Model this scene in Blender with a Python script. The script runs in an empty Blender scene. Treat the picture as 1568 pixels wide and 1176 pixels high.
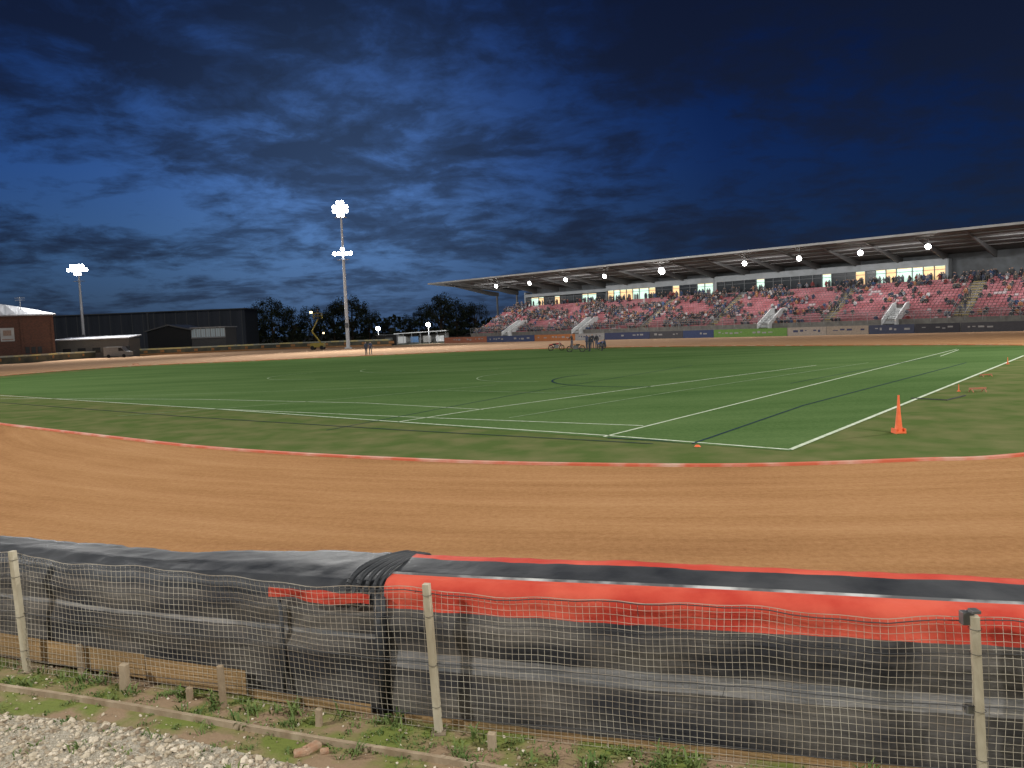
import bpy, bmesh, math, random
from mathutils import Vector, Matrix
random.seed(7)
sc=bpy.context.scene
sc.view_settings.view_transform='Standard'; sc.view_settings.look='None'; sc.view_settings.exposure=0
COL=sc.collection
# ------------------------------------------------------------------ camera
F=1190.0; EYE=Vector((0,0,3.0))
pit=math.atan((588-500)/F); rol=math.radians(2.3)
fwd=Vector((0,math.cos(pit),-math.sin(pit))); upv=Vector((0,math.sin(pit),math.cos(pit))); rx=Vector((1,0,0))
cr=rx*math.cos(rol)-upv*math.sin(rol); cu=upv*math.cos(rol)+rx*math.sin(rol)
cam=bpy.data.cameras.new('camera'); co=bpy.data.objects.new('camera',cam); COL.objects.link(co)
M=Matrix((( cr.x,cu.x,-fwd.x,EYE.x),(cr.y,cu.y,-fwd.y,EYE.y),(cr.z,cu.z,-fwd.z,EYE.z),(0,0,0,1)))
co.matrix_world=M
cam.sensor_width=36; cam.lens=36*F/1568; cam.clip_start=0.05; cam.clip_end=6000
sc.camera=co
# survey helpers: bearings measured from the viewpoint -> real ground coordinates
def ray(u,v): return fwd+cr*((u-784)/F)+cu*((588-v)/F)
def P(u,v,z=0.0):
    r=ray(u,v); k=(z-EYE.z)/r.z; return EYE+r*k
def H(u,v,d):
    r=ray(u,v); return EYE+r*(d/r.y)
# ------------------------------------------------------------------ materials
def nt(name):
    m=bpy.data.materials.new(name); m.use_nodes=True
    return m,m.node_tree.nodes,m.node_tree.links,m.node_tree.nodes['Principled BSDF']
def mat(name,c,rough=0.8,c2=None,scale=5.0,bump=0.0,bscale=None,metal=0.0,detail=6,lo=.35,hi=.65,stretch=None,spec=0.3,dist=.02):
    m,n,l,b=nt(name)
    b.inputs['Roughness'].default_value=rough; b.inputs['Metallic'].default_value=metal
    b.inputs['Specular IOR Level'].default_value=spec
    if c2 is None: c2=tuple(x*0.8 for x in c)
    tc=n.new('ShaderNodeTexCoord'); no=n.new('ShaderNodeTexNoise'); no.inputs['Scale'].default_value=scale; no.inputs['Detail'].default_value=detail
    src=tc.outputs['Object']
    if stretch:
        mp=n.new('ShaderNodeMapping'); mp.inputs['Scale'].default_value=stretch; l.new(src,mp.inputs[0]); src=mp.outputs[0]
    l.new(src,no.inputs['Vector'])
    r=n.new('ShaderNodeValToRGB'); r.color_ramp.elements[0].position=lo; r.color_ramp.elements[1].position=hi
    r.color_ramp.elements[0].color=(*c,1); r.color_ramp.elements[1].color=(*c2,1)
    l.new(no.outputs['Fac'],r.inputs[0]); l.new(r.outputs[0],b.inputs['Base Color'])
    if bump:
        n2=n.new('ShaderNodeTexNoise'); n2.inputs['Scale'].default_value=bscale or scale*4; n2.inputs['Detail'].default_value=8
        l.new(src,n2.inputs['Vector'])
        bp=n.new('ShaderNodeBump'); bp.inputs['Strength'].default_value=bump; bp.inputs['Distance'].default_value=dist
        l.new(n2.outputs['Fac'],bp.inputs['Height']); l.new(bp.outputs[0],b.inputs['Normal'])
    return m
def emat(name,c,s):
    m,n,l,b=nt(name); b.inputs['Base Color'].default_value=(*c,1)
    b.inputs['Emission Color'].default_value=(*c,1); b.inputs['Emission Strength'].default_value=s
    m.cycles.emission_sampling='NONE'
    return m
def randmat(name,cols,rough=.85):
    m,n,l,b=nt(name); b.inputs['Roughness'].default_value=rough
    oi=n.new('ShaderNodeObjectInfo'); r=n.new('ShaderNodeValToRGB'); r.color_ramp.interpolation='CONSTANT'
    e=r.color_ramp.elements
    while len(e)<len(cols): e.new(0.5)
    for i,c in enumerate(cols): e[i].position=i/len(cols); e[i].color=(*c,1)
    l.new(oi.outputs['Random'],r.inputs[0]); l.new(r.outputs[0],b.inputs['Base Color'])
    return m
# ------------------------------------------------------------------ mesh helpers
def link(o,parent=None):
    COL.objects.link(o)
    if parent: o.parent=parent
    return o
def empty(name,loc=(0,0,0)):
    e=bpy.data.objects.new(name,None); e.location=loc; e.empty_display_size=.2; COL.objects.link(e); return e
def mesh(name,V,Fc,mats,mi=None,parent=None,smooth=False):
    me=bpy.data.meshes.new(name); me.from_pydata([tuple(v) for v in V],[],Fc)
    for m in (mats if isinstance(mats,(list,tuple)) else [mats]): me.materials.append(m)
    if mi: me.polygons.foreach_set('material_index',mi)
    if smooth: me.polygons.foreach_set('use_smooth',[True]*len(me.polygons))
    me.update()
    return link(bpy.data.objects.new(name,me),parent)
class B:
    def __init__(s): s.V=[];s.F=[];s.I=[]
    def box(s,c,d,mi=0,rot=None):
        n=len(s.V)
        for z in(-1,1):
            for y in(-1,1):
                for x in(-1,1):
                    p=Vector((x*d[0]/2,y*d[1]/2,z*d[2]/2))
                    if rot is not None: p=rot@p
                    s.V.append(p+Vector(c))
        for f in((0,2,3,1),(4,5,7,6),(0,1,5,4),(2,6,7,3),(0,4,6,2),(1,3,7,5)):
            s.F.append(tuple(n+i for i in f)); s.I.append(mi)
    def tube(s,a,b,r1,r2=None,k=8,mi=0,cap=True):
        a=Vector(a);b=Vector(b); r2=r1 if r2 is None else r2
        d=(b-a)
        if d.length<1e-6: return
        q=d.to_track_quat('Z','Y'); n=len(s.V)
        for p,r in((a,r1),(b,r2)):
            for i in range(k):
                t=2*math.pi*i/k; s.V.append(p+q@Vector((r*math.cos(t),r*math.sin(t),0)))
        for i in range(k):
            j=(i+1)%k; s.F.append((n+i,n+j,n+k+j,n+k+i)); s.I.append(mi)
        if cap:
            s.F.append(tuple(n+k-1-i for i in range(k))); s.I.append(mi)
            s.F.append(tuple(n+k+i for i in range(k))); s.I.append(mi)
    def poly(s,pts,mi=0):
        n=len(s.V); s.V+= [Vector(p) for p in pts]; s.F.append(tuple(range(n,n+len(pts)))); s.I.append(mi)
    def prism(s,pts,ext,mi=0):
        n=len(s.V); k=len(pts); e=Vector(ext)
        s.V+=[Vector(p) for p in pts]+[Vector(p)+e for p in pts]
        s.F.append(tuple(range(n+k-1,n-1,-1))); s.I.append(mi)
        s.F.append(tuple(range(n+k,n+2*k))); s.I.append(mi)
        for i in range(k):
            j=(i+1)%k; s.F.append((n+i,n+j,n+k+j,n+k+i)); s.I.append(mi)
    def torus(s,c,R,r,q=None,k=20,m=6,mi=0):
        n=len(s.V); q=q or Matrix.Identity(3)
        for i in range(k):
            t=2*math.pi*i/k
            for j in range(m):
                w=2*math.pi*j/m
                s.V.append(Vector(c)+q@Vector(((R+r*math.cos(w))*math.cos(t),r*math.sin(w),(R+r*math.cos(w))*math.sin(t))))
        for i in range(k):
            for j in range(m):
                a=n+i*m+j; b=n+i*m+(j+1)%m; i2=(i+1)%k
                s.F.append((a,b,n+i2*m+(j+1)%m,n+i2*m+j)); s.I.append(mi)
    def out(s,name,mats,parent=None,smooth=False):
        return mesh(name,s.V,s.F,mats,s.I,parent,smooth)
def flat(name,pts,z,m,parent=None):
    bm=bmesh.new(); vs=[bm.verts.new((p[0],p[1],z)) for p in pts]
    f=bm.faces.new(vs); 
    if f.normal.z<0: f.normal_flip()
    bmesh.ops.triangulate(bm,faces=[f]); 
    for f in bm.faces:
        f.normal_update()
        if f.normal.z<0: f.normal_flip()
    me=bpy.data.meshes.new(name); bm.to_mesh(me); bm.free(); me.materials.append(m)
    return link(bpy.data.objects.new(name,me),parent)
def catmull(pts,n=8,closed=False):
    out=[];N=len(pts);P2=[Vector(p) for p in pts]
    rng=range(N if closed else N-1)
    for i in rng:
        if closed: a,b,c,d=P2[(i-1)%N],P2[i],P2[(i+1)%N],P2[(i+2)%N]
        else: a,b,c,d=P2[max(i-1,0)],P2[i],P2[i+1],P2[min(i+2,N-1)]
        for k in range(n):
            t=k/n; out.append(0.5*((2*b)+(c-a)*t+(2*a-5*b+4*c-d)*t*t+(3*b-a-3*c+d)*t**3))
    if not closed: out.append(P2[-1])
    return out
def ribbon_v(pts,w,z,b,mi=0,h=0):
    pts=[Vector((p[0],p[1],0)) for p in pts]; n=len(b.V); k=len(pts)
    for i,p in enumerate(pts):
        t=(pts[min(i+1,k-1)]-pts[max(i-1,0)]).normalized(); s=Vector((-t.y,t.x,0))*w/2
        b.V+= [p+s+Vector((0,0,z)),p-s+Vector((0,0,z))]
        if h: b.V+=[p+s+Vector((0,0,z+h)),p-s+Vector((0,0,z+h))]
    st=4 if h else 2
    for i in range(k-1):
        a=n+i*st; c=a+st
        if not h: b.F.append((a+1,c+1,c,a)); b.I.append(mi)
        else:
            b.F+=[(a+3,c+3,c+2,a+2),(a,a+2,c+2,c),(a+1,c+1,c+3,a+3)]; b.I+=[mi]*3
# ------------------------------------------------------------------ near fence path
def fy(x): return 6.9-.349*(x+4.3)+.0105*(x+4.3)*(x+.58)
def fp(x,t=0,z=0):
    dy=-.349+.0105*(2*x+4.88); n=Vector((-dy,1,0)).normalized()
    return Vector((x,fy(x),z))+n*t
def sol_x(u,z=0,t=0):
    best=None
    for i in range(-1300,1000):
        x=i/100; p=fp(x,t,z)-EYE; uu=784+F*p.dot(cr)/p.dot(fwd)
        if best is None or abs(uu-u)<best[0]: best=(abs(uu-u),x)
    return best[1]
# ------------------------------------------------------------------ ground sheets
m_ground=mat('ground_soil',(.05,.06,.03),.95,(.1,.08,.05),.8,.3,6)
flat('ground',[(-1500,-600),(1500,-600),(1500,2500),(-1500,2500)],0,m_ground)
m,n,l,b=nt('shale_dirt'); b.inputs['Roughness'].default_value=1; b.inputs['Specular IOR Level'].default_value=0
g=n.new('ShaderNodeNewGeometry'); sp=n.new('ShaderNodeSeparateXYZ'); l.new(g.outputs['Position'],sp.inputs[0])
def mth(op,a,b_=None,c=None):
    x=n.new('ShaderNodeMath'); x.operation=op
    for i,v in enumerate((a,b_,c)):
        if v is None: continue
        if isinstance(v,(int,float)): x.inputs[i].default_value=v
        else: l.new(v,x.inputs[i])
    return x.outputs[0]
def mixc(f,a,b,bt='MIX'):
    x=n.new('ShaderNodeMix'); x.data_type='RGBA'; x.blend_type=bt
    if isinstance(f,(int,float)): x.inputs[0].default_value=f
    else: l.new(f,x.inputs[0])
    for i,v in((6,a),(7,b)):
        if isinstance(v,tuple): x.inputs[i].default_value=(*v,1)
        else: l.new(v,x.inputs[i])
    return x.outputs[2]
dx=mth('SUBTRACT',sp.outputs[0],8.0); dy=mth('SUBTRACT',sp.outputs[1],45.0)
r_=mth('SQRT',mth('ADD',mth('MULTIPLY',dx,dx),mth('MULTIPLY',dy,dy)))
th=mth('ARCTAN2',dx,mth('MULTIPLY',dy,-1.0))
cb=n.new('ShaderNodeCombineXYZ'); l.new(r_,cb.inputs[0]); l.new(mth('MULTIPLY',th,2.2),cb.inputs[1])
n1=n.new('ShaderNodeTexNoise'); n1.inputs['Scale'].default_value=1.6; n1.inputs['Detail'].default_value=8; n1.inputs['Roughness'].default_value=.66; l.new(cb.outputs[0],n1.inputs['Vector'])
n2=n.new('ShaderNodeTexNoise'); n2.inputs['Scale'].default_value=.2; n2.inputs['Detail'].default_value=4; l.new(g.outputs['Position'],n2.inputs['Vector'])
n3=n.new('ShaderNodeTexNoise'); n3.inputs['Scale'].default_value=10; n3.inputs['Detail'].default_value=9; n3.inputs['Roughness'].default_value=.8; l.new(g.outputs['Position'],n3.inputs['Vector'])
mix=mth('ADD',mth('MULTIPLY',n1.outputs['Fac'],.40),mth('ADD',mth('MULTIPLY',n2.outputs['Fac'],.18),mth('MULTIPLY',n3.outputs['Fac'],.46)))
r=n.new('ShaderNodeValToRGB'); e=r.color_ramp.elements; e[0].position=.38; e[1].position=.68
e[0].color=(.29,.142,.064,1); e[1].color=(.54,.315,.158,1); x=e.new(.52); x.color=(.43,.228,.102,1)
l.new(mix,r.inputs[0])
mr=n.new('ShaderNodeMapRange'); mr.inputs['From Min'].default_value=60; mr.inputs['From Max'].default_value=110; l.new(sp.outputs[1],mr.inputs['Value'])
# shale colour fades paler towards the far straights
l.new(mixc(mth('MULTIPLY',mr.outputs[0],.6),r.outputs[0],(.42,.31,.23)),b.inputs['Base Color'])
bp=n.new('ShaderNodeBump'); bp.inputs['Strength'].default_value=.9; bp.inputs['Distance'].default_value=.07
l.new(mth('ADD',n3.outputs['Fac'],mth('MULTIPLY',n1.outputs['Fac'],1.2)),bp.inputs['Height']); l.new(bp.outputs[0],b.inputs['Normal'])
m_dirt=m
# stand frame
SO=Vector((-12,165,0)); se=Vector((.722,-.692,0)); sn=Vector((.692,.722,0)); SL=135.0
def SP(s,t,z=0): return SO+se*s+sn*t+Vector((0,0,z))
def s_of(u,t=0,z=3.0):
    best=None
    for i in range(-80,1350):
        p=SP(i/10,t,z)-EYE; uu=784+F*p.dot(cr)/p.dot(fwd)
        if best is None or abs(uu-u)<best[0]: best=(abs(uu-u),i/10)
    return best[1]
outer=[fp(x,.12) for x in [9,7,5,3,1,-1,-3,-5,-7,-9,-12]]
outer+=[Vector(p) for p in[(-22,17,0),(-45,30,0),(-78,58,0),(-97,95,0),(-99,125,0)]]
fl=[P(0,558),P(150,548),P(300,541),P(450,534),P(600,529.5)]
outer+=fl+[SP(-6,-1),SP(0,-1),SP(120,-1),SP(134,-1)]+[Vector(p) for p in[(86,60,0),(70,32,0),(40,12,0),(20,5,0)]]
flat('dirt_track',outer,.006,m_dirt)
near=[P(*p) for p in[(0,650),(150,668),(300,685),(450,696),(600,704),(750,710),(900,713),(1050,714.5),(1200,713),(1400,706),(1568,698)]]
offr=[Vector(p) for p in[(16,17.5,0),(24,23,0),(32,32,0),(38,45,0)]]
far=[P(*p) for p in[(1568,529),(1300,529),(1000,531),(800,535),(600,543),(400,552),(200,561),(0,576)]]
offl=[Vector(p) for p in[(-52,66,0),(-43,52,0),(-31,39,0)]]
inf=catmull(near+offr+far+offl,8,True)
m_turf,n,l,b=nt('turf'); b.inputs['Roughness'].default_value=1; b.inputs['Specular IOR Level'].default_value=0
g=n.new('ShaderNodeNewGeometry')
def nz(sca,det,vec=None,rough=.6):
    x=n.new('ShaderNodeTexNoise'); x.inputs['Scale'].default_value=sca; x.inputs['Detail'].default_value=det; x.inputs['Roughness'].default_value=rough
    l.new(vec or g.outputs['Position'],x.inputs['Vector']); return x.outputs['Fac']
mp=n.new('ShaderNodeMapping'); mp.inputs['Rotation'].default_value=(0,0,math.radians(40)); mp.inputs['Scale'].default_value=(.18,1,1); l.new(g.outputs['Position'],mp.inputs[0])
fac=mth('ADD',mth('MULTIPLY',nz(.45,6,mp.outputs[0]),.32),mth('ADD',mth('MULTIPLY',nz(.06,3),.26),mth('MULTIPLY',nz(9,7,None,.85),.48)))
r=n.new('ShaderNodeValToRGB'); e=r.color_ramp.elements; e[0].position=.42; e[1].position=.66
e[0].color=(.050,.100,.029,1); e[1].color=(.118,.180,.068,1); l.new(fac,r.inputs[0]); l.new(r.outputs[0],b.inputs['Base Color'])
m_rough=mat('rough_grass',(.082,.118,.036),1,(.15,.150,.066),.9,.4,8,detail=11,lo=.38,hi=.70,spec=0)
flat('infield_grass',inf,.014,m_rough)
pc=P(1210,692); a1=P(1568,545); a2=P(0,604)
d1=(a1-pc).normalized(); d2=(a2-pc).normalized()
pitch=[pc, P(1560,548)+d1*4, P(1568,531), P(1300,531.5),P(1000,533),P(800,537),P(600,545),P(400,554),P(200,563),P(0,579),Vector((-49,66,0)),P(0,604)+d2*6]
flat('sports_pitch',pitch,.020,m_turf)
m_white=mat('white_paint',(.78,.8,.78),.8,(.6,.64,.56),20)
m_lineW=mat('line_paint',(.66,.70,.58),.9,(.36,.44,.28),6,lo=.3,hi=.7,detail=9,spec=0)
m_lineF=mat('faded_line_paint',(.30,.38,.24),.9,(.17,.25,.12),4,lo=.3,hi=.7,detail=9,spec=0)
m_blue=mat('line_paint_blue',(.015,.03,.075),.9,(.03,.055,.05),20,spec=0)
b_=B()
def L(pts,w=.11,mi=0): ribbon_v([P(*p) for p in pts],w,.026+mi*.003,b_,mi)
L([(1210,690),(1568,545)],.12); L([(1210,690),(928,668),(610,647),(330,627),(0,606)],.10)
L([(925,670),(1465,535)],.085); L([(610,647),(740,627),(1000,592),(1250,560)],.085)
L([(780,641),(1050,598),(1330,556)],.08,2); L([(330,627),(640,640),(985,653)],.08)
L([(180,638),(335,627),(520,612),(760,590)],.08,2); L([(0,611),(300,612),(560,618),(740,628)],.07)
L([(650,598),(900,604)],.08,2); L([(160,608),(420,600),(640,592)],.07,2)
L([(1468,536),(1440,546)],.08)
def circ(u,v,R,a0,a1,w=.1,mi=0):
    c=P(u,v); ribbon_v([c+Vector((R*math.cos(a),R*math.sin(a),0)) for a in [a0+(a1-a0)*i/24 for i in range(25)]],w,.033+mi*.003,b_,mi)
circ(860,575,5,2.2,4.4,.09,2); circ(690,562,7,3,5.3,.09,2); circ(520,574,5,2.2,4.6,.09,2); circ(1020,578,6,2.2,4.4,.09,1)
L([(930,672),(1005,676),(1060,681),(1230,622),(1480,556)],.07,1); L([(0,617),(300,640),(620,660),(1000,681)],.06,1)
L([(500,660),(800,603),(1060,560)],.05,1); L([(1210,588),(1440,545)],.05,1)
b_.out('pitch_markings',[m_lineW,m_blue,m_lineF])
m_kerb=mat('kerb_paint',(.52,.12,.06),.8,(.56,.36,.27),1.1,.3,20,lo=.45,hi=.68,detail=9)
b_=B(); ribbon_v(inf+[inf[0]],.14,.0,b_,0,h=.055); b_.out('track_kerb',m_kerb)
# ------------------------------------------------------------------ verge / gravel near viewer
m_moss=mat('moss',(.14,.17,.035),.95,(.26,.18,.11),2.6,.6,20,detail=9,lo=.42,hi=.58)
xs=[-12+i for i in range(22)]
verge=[fp(x,.14) for x in xs]+[fp(x,-2.2) for x in reversed(xs)]
flat('grass_verge',verge,.004,m_moss)
ed=[P(-300,1010),P(-60,1046),P(0,1056),P(200,1087),P(480,1137),P(740,1180),P(900,1215),P(1300,1300)]
m_gravb=mat('gravel_bed',(.30,.26,.19),.95,(.5,.45,.36),60,.9,90,detail=6)
gr=[ed[0]+Vector((0,-.4,0))]+[p+Vector((-.12,-.30-.1*math.sin(i*2),0)) for i,p in enumerate(ed[1:6])]+[Vector((2,1.9,0)),Vector((-1,1.5,0)),Vector((-9,2,0))]
grc=catmull(gr,5,True)
flat('gravel_path',grc,.009,m_gravb)
m_timb=mat('weathered_timber',(.26,.19,.12),.9,(.40,.32,.22),6,.5,40,stretch=(1,1,.3))
b_=B(); ribbon_v(catmull(ed,6),.035,0,b_,0,h=.05); b_.out('timber_edging',m_timb)
mst,n,l,b=nt('gravel_stones'); b.inputs['Roughness'].default_value=.9
g=n.new('ShaderNodeNewGeometry'); r=n.new('ShaderNodeValToRGB'); e=r.color_ramp.elements; e[0].color=(.24,.18,.12,1); e[1].color=(.66,.58,.46,1); x=e.new(.5); x.color=(.46,.39,.28,1)
l.new(g.outputs['Random Per Island'],r.inputs[0]); l.new(r.outputs[0],b.inputs['Base Color'])
def inpoly(p,poly):
    c=False;j=len(poly)-1
    for i in range(len(poly)):
        if ((poly[i].y>p.y)!=(poly[j].y>p.y)) and p.x<(poly[j].x-poly[i].x)*(p.y-poly[i].y)/(poly[j].y-poly[i].y)+poly[i].x: c=not c
        j=i
    return c
bm=bmesh.new(); bmesh.ops.create_icosphere(bm,subdivisions=1,radius=1); icv=[v.co.copy() for v in bm.verts]; icf=[tuple(v.index for v in f.verts) for f in bm.faces]; bm.free()
def stones(cnt,test,smin,smax,x0,x1,y0,y1):
    V=[];Fc=[];k=0;tries=0
    while k<cnt and tries<cnt*12:
        tries+=1
        p=Vector((random.uniform(x0,x1),random.uniform(y0,y1),0))
        if not test(p): continue
        s=smin+(smax-smin)*random.random()**2.5; q=Matrix.Rotation(random.uniform(0,6.28),3,Vector((random.gauss(0,.3),random.gauss(0,.3),1)).normalized())
        sx,sy,sz=s*random.uniform(.7,1.2),s*random.uniform(.7,1.2),s*random.uniform(.4,.7); b0=len(V)
        for v in icv:
            j=random.uniform(.82,1.15); V.append(q@Vector((v.x*sx*j,v.y*sy*j,v.z*sz*j))+p+Vector((0,0,.008+sz*.45)))
        Fc+=[tuple(b0+i for i in f) for f in icf]; k+=1
    return V,Fc
V,Fc=stones(11500,lambda p:inpoly(p,grc),.009,.032,-5.5,.5,3.2,6.6)
mesh('gravel_stones',V,Fc,mst)
V,Fc=stones(1900,lambda p: fy(p.x)-1.5<p.y<fy(p.x)+.1,.004,.017,-6,4,3,8)
mesh('loose_stones',V,Fc,mst)
b_=B()
for (u,v,s,ang) in[(462,1152,.07,.3),(478,1144,.08,.9),(497,1150,.04,.2)]:
    b_.box(P(u,v,.022),(s*1.6,s,.045),0,Matrix.Rotation(ang,3,'Z'))
o=b_.out('broken_brick',mat('brick_rubble',(.36,.20,.12),.9,(.42,.32,.22),12,.5)); md=o.modifiers.new('bevel','BEVEL'); md.width=.014; md.segments=2
mtf=mat('weed_leaves',(.07,.13,.03),.8,(.16,.2,.06),5)
V=[];Fc=[]
for k in range(900):
    x=random.uniform(-8,4.2); t=-abs(random.gauss(0,.28)) + .05
    if random.random()<.35: t=random.uniform(-1.3,0)
    c=fp(x,t,.004); hh=random.uniform(.012,.045)
    if random.random()<.12: hh=random.uniform(.06,.13)
    for j in range(random.randint(6,14)):
        a=random.uniform(0,6.28); w=random.uniform(.002,.006)+hh*.03; o_=Vector((random.gauss(0,.03),random.gauss(0,.03),0)); d=Vector((math.cos(a),math.sin(a),0)); s=Vector((-d.y,d.x,0))*w
        n0=len(V); h_=hh*random.uniform(.5,1.1)
        V+=[c+o_-s,c+o_+s,c+o_+d*h_*.4+s*.9+Vector((0,0,h_*.7)),c+o_+d*h_*.4-s*.9+Vector((0,0,h_*.7)),c+o_+d*h_*.9+Vector((0,0,h_*.8))]
        Fc+=[(n0,n0+1,n0+2,n0+3),(n0+3,n0+2,n0+4)]
mesh('grass_tufts',V,Fc,mtf)
# ------------------------------------------------------------------ mesh fence
fence=empty('wire_mesh_fence')
m_wire=mat('galvanised_wire',(.60,.55,.45),.6,(.40,.33,.25),3,metal=.1)
m_wired=mat('tension_wire',(.05,.05,.05),.6)
m_post=mat('post_paint',(.52,.47,.35),.7,(.34,.29,.20),6,.3,25,stretch=(1,1,.4),detail=9)
posts=[sol_x(47,0),sol_x(674,0),sol_x(1502,0)]
posts=[posts[0]-3.9]+posts+[posts[2]+3.5]
def topz(x):
    z=1.09
    for a,b in zip(posts[:-1],posts[1:]):
        if a<=x<=b:
            f=(x-a)/(b-a); z-=.035*4*f*(1-f)*(.8+.3*math.sin(a*3))
    return z+.010*math.sin(x*5.1)+.007*math.sin(x*13)
def lean(x,z): return .10+.02*math.sin(x*1.7)+.03*math.sin(x*3.1+z*4)*z + .05*(z-.5)*math.sin(x*.9)
b_=B(); x=-9.0; NH=22
xsv=[]
while x<7.5: xsv.append(x); x+=.046
for x in xsv:
    for (z0,z1) in((0.02,.26),(.26,.52),(.52,.78),(.78,1)):
        zt=topz(x); a=fp(x+.006*math.sin(z0*9+x*3),lean(x,z0*zt)-.1,z0*zt); c=fp(x+.006*math.sin(z1*9+x*3),lean(x,z1*zt)-.1,z1*zt)
        b_.tube(a,c,.0015,k=3,cap=False)
for i in range(NH+1):
    f=.02+.98*i/NH
    for a,c in zip(xsv[:-1:2],xsv[2::2]):
        za=f*topz(a);zc=f*topz(c)
        b_.tube(fp(a,lean(a,za)-.103,za),fp(c,lean(c,zc)-.103,zc),.0018 if i<NH else .003,k=3,cap=False)
b_.out('mesh_panel',m_wire,fence)
b_=B()
for f,rr in((.985,.004),(.5,.0035),(.12,.003),(.80,.0025)):
    for a,c in zip(xsv[:-1:3],xsv[3::3]):
        za=f*topz(a)+.01*math.sin(a*2.2);zc=f*topz(c)+.01*math.sin(c*2.2)
        b_.tube(fp(a,lean(a,za)-.11,za),fp(c,lean(c,zc)-.11,zc),rr,k=4,cap=False)
for k in range(26):
    x=random.uniform(-8,6); f=random.choice([.985,.5,.8]); z=f*topz(x); p=fp(x,lean(x,z)-.12,z)
    b_.tube(p,p+Vector((random.uniform(-.02,.02),-.01,random.uniform(-.07,.03))),.0025,k=4)
b_.out('tension_wires',m_wired,fence)
for i,x in enumerate(posts):
    b_=B()
    base=fp(x,-.03); top=base+Vector((-.04 if i!=3 else -.06,.0,1.14))
    if i==3: top.z=1.12
    q=Matrix.Rotation(math.atan(-.3),3,'Z'); w=.025
    for p in(base,top):
        for sx,sy in((-1,-1),(1,-1),(1,1),(-1,1)): b_.V.append(p+q@Vector((sx*w,sy*w,0)))
    for f in((0,1,5,4),(1,2,6,5),(2,3,7,6),(3,0,4,7),(4,5,6,7)): b_.F.append(f); b_.I.append(0)
    b_.box(base,(.11,.11,.03),1)
    for zf in(.2,.5,.85,1.0): 
        pp=base.lerp(top,zf*.93); b_.torus(pp,.038,.0025,Matrix.Rotation(math.pi/2,3,'X'),12,4,2)
    if i==3:
        b_.box(top+Vector((-.03,.03,-.02)),(.07,.05,.08),3); b_.box(top+Vector((.0,-.0,.03)),(.05,.06,.02),3)
        b_.box(base+Vector((-.05,.03,.52)),(.10,.05,.05),3)
    o=b_.out('fence_post',[m_post,mat('concrete_foot',(.24,.19,.13),.9),m_wired,mat('steel_clamp',(.2,.2,.2),.4,metal=.6)],fence)
    md=o.modifiers.new('b','BEVEL'); md.width=.006; md.segments=2
for (u,v,hpx,w) in[(125,1036,50,.05),(192,1058,42,.07),(342,1082,64,.05),(291,1072,20,.05),(489,1112,28,.05),(754,1148,27,.06),(55,1012,35,.05)]:
    p=P(u,v); hh=hpx/F*(p.y*1.05)
    b_=B(); q=Matrix.Rotation(random.uniform(-.5,.1),3,'Z')@Matrix.Rotation(random.uniform(-.06,.06),3,'Y')
    b_.box(p+Vector((0,0,hh/2-.02)),(w,w*.8,hh+.04),0,q)
    o=b_.out('timber_stake',m_timb); md=o.modifiers.new('b','BEVEL'); md.width=.008; md.segments=2
# ------------------------------------------------------------------ air fence
m_red=mat('red_pvc',(.44,.045,.028),.75,(.58,.10,.06),2.5,.6,7,spec=.15,detail=9)
m_blk=mat('black_pvc',(.016,.018,.022),.6,(.055,.057,.06),2,.5,5,spec=.22,detail=9)
m_gry=mat('grey_rubber',(.040,.040,.044),.85,(.175,.160,.14),1.5,.9,5,detail=10,stretch=(.8,.8,2.4),spec=.1,lo=.38,hi=.70)
m_lgt=mat('scuffed_strip',(.13,.135,.14),.75,(.29,.28,.27),3,.5,9,stretch=(.5,1,3),spec=.15,detail=9)
m_hilite=mat('pale_highlight',(.50,.50,.48),.6,(.10,.10,.10),2.5,.2,lo=.4,hi=.6)  # highlight along the barrier's top edge, painted in as pale colour
m_ply=mat('plywood',(.42,.27,.13),.9,(.24,.16,.08),3,.5,25,stretch=(.3,.3,3),detail=9,spec=.1)
AM=[m_red,m_blk,m_gry,m_lgt,m_hilite,m_ply]
from mathutils import noise as mn
def airfence(name,x0,x1,prof,step,wf,amp):
    fine=[]
    for (a,b) in zip(prof[:-1],prof[1:]):
        k=max(1,int(math.hypot(b[0]-a[0],b[1]-a[1])/.04))
        for j in range(k): f=j/k; fine.append((a[0]+(b[0]-a[0])*f,a[1]+(b[1]-a[1])*f,a[2]))
    fine.append(prof[-1]); V=[];Fc=[];I=[]
    N=int((x1-x0)/step)
    for i in range(N+1):
        x=x0+(x1-x0)*i/N; ww,hh=wf(x)
        for (t,z,mi) in fine:
            nn=mn.noise(Vector((x*1.3,z*2.5,t*3)))*amp+mn.noise(Vector((x*5,z*4,t*9)))*amp*.6+mn.noise(Vector((x*12+z*9,z*13,t*9)))*amp*.3
            zz=z+(hh*max(0,(z-.8))/.35)
            if .8<z<.9: zz+=.012*mn.noise(Vector((x*4,0,0)))
            sg=-1 if t<.3 else 1
            V.append(fp(x,.14+t*ww+nn*sg,max(.0,zz+nn*.35*(z>.9))))
    m=len(fine)
    for i in range(N):
        for j in range(m-1):
            a=i*m+j; Fc.append((a,a+m,a+m+1,a+1)); I.append(fine[j][2])
    for e0 in(0,N*m): Fc.append(tuple(e0+j for j in range(m))); I.append(1)
    return mesh(name,V,Fc,AM,I,None,True)
xj=sol_x(592,1.1,.2)
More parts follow.
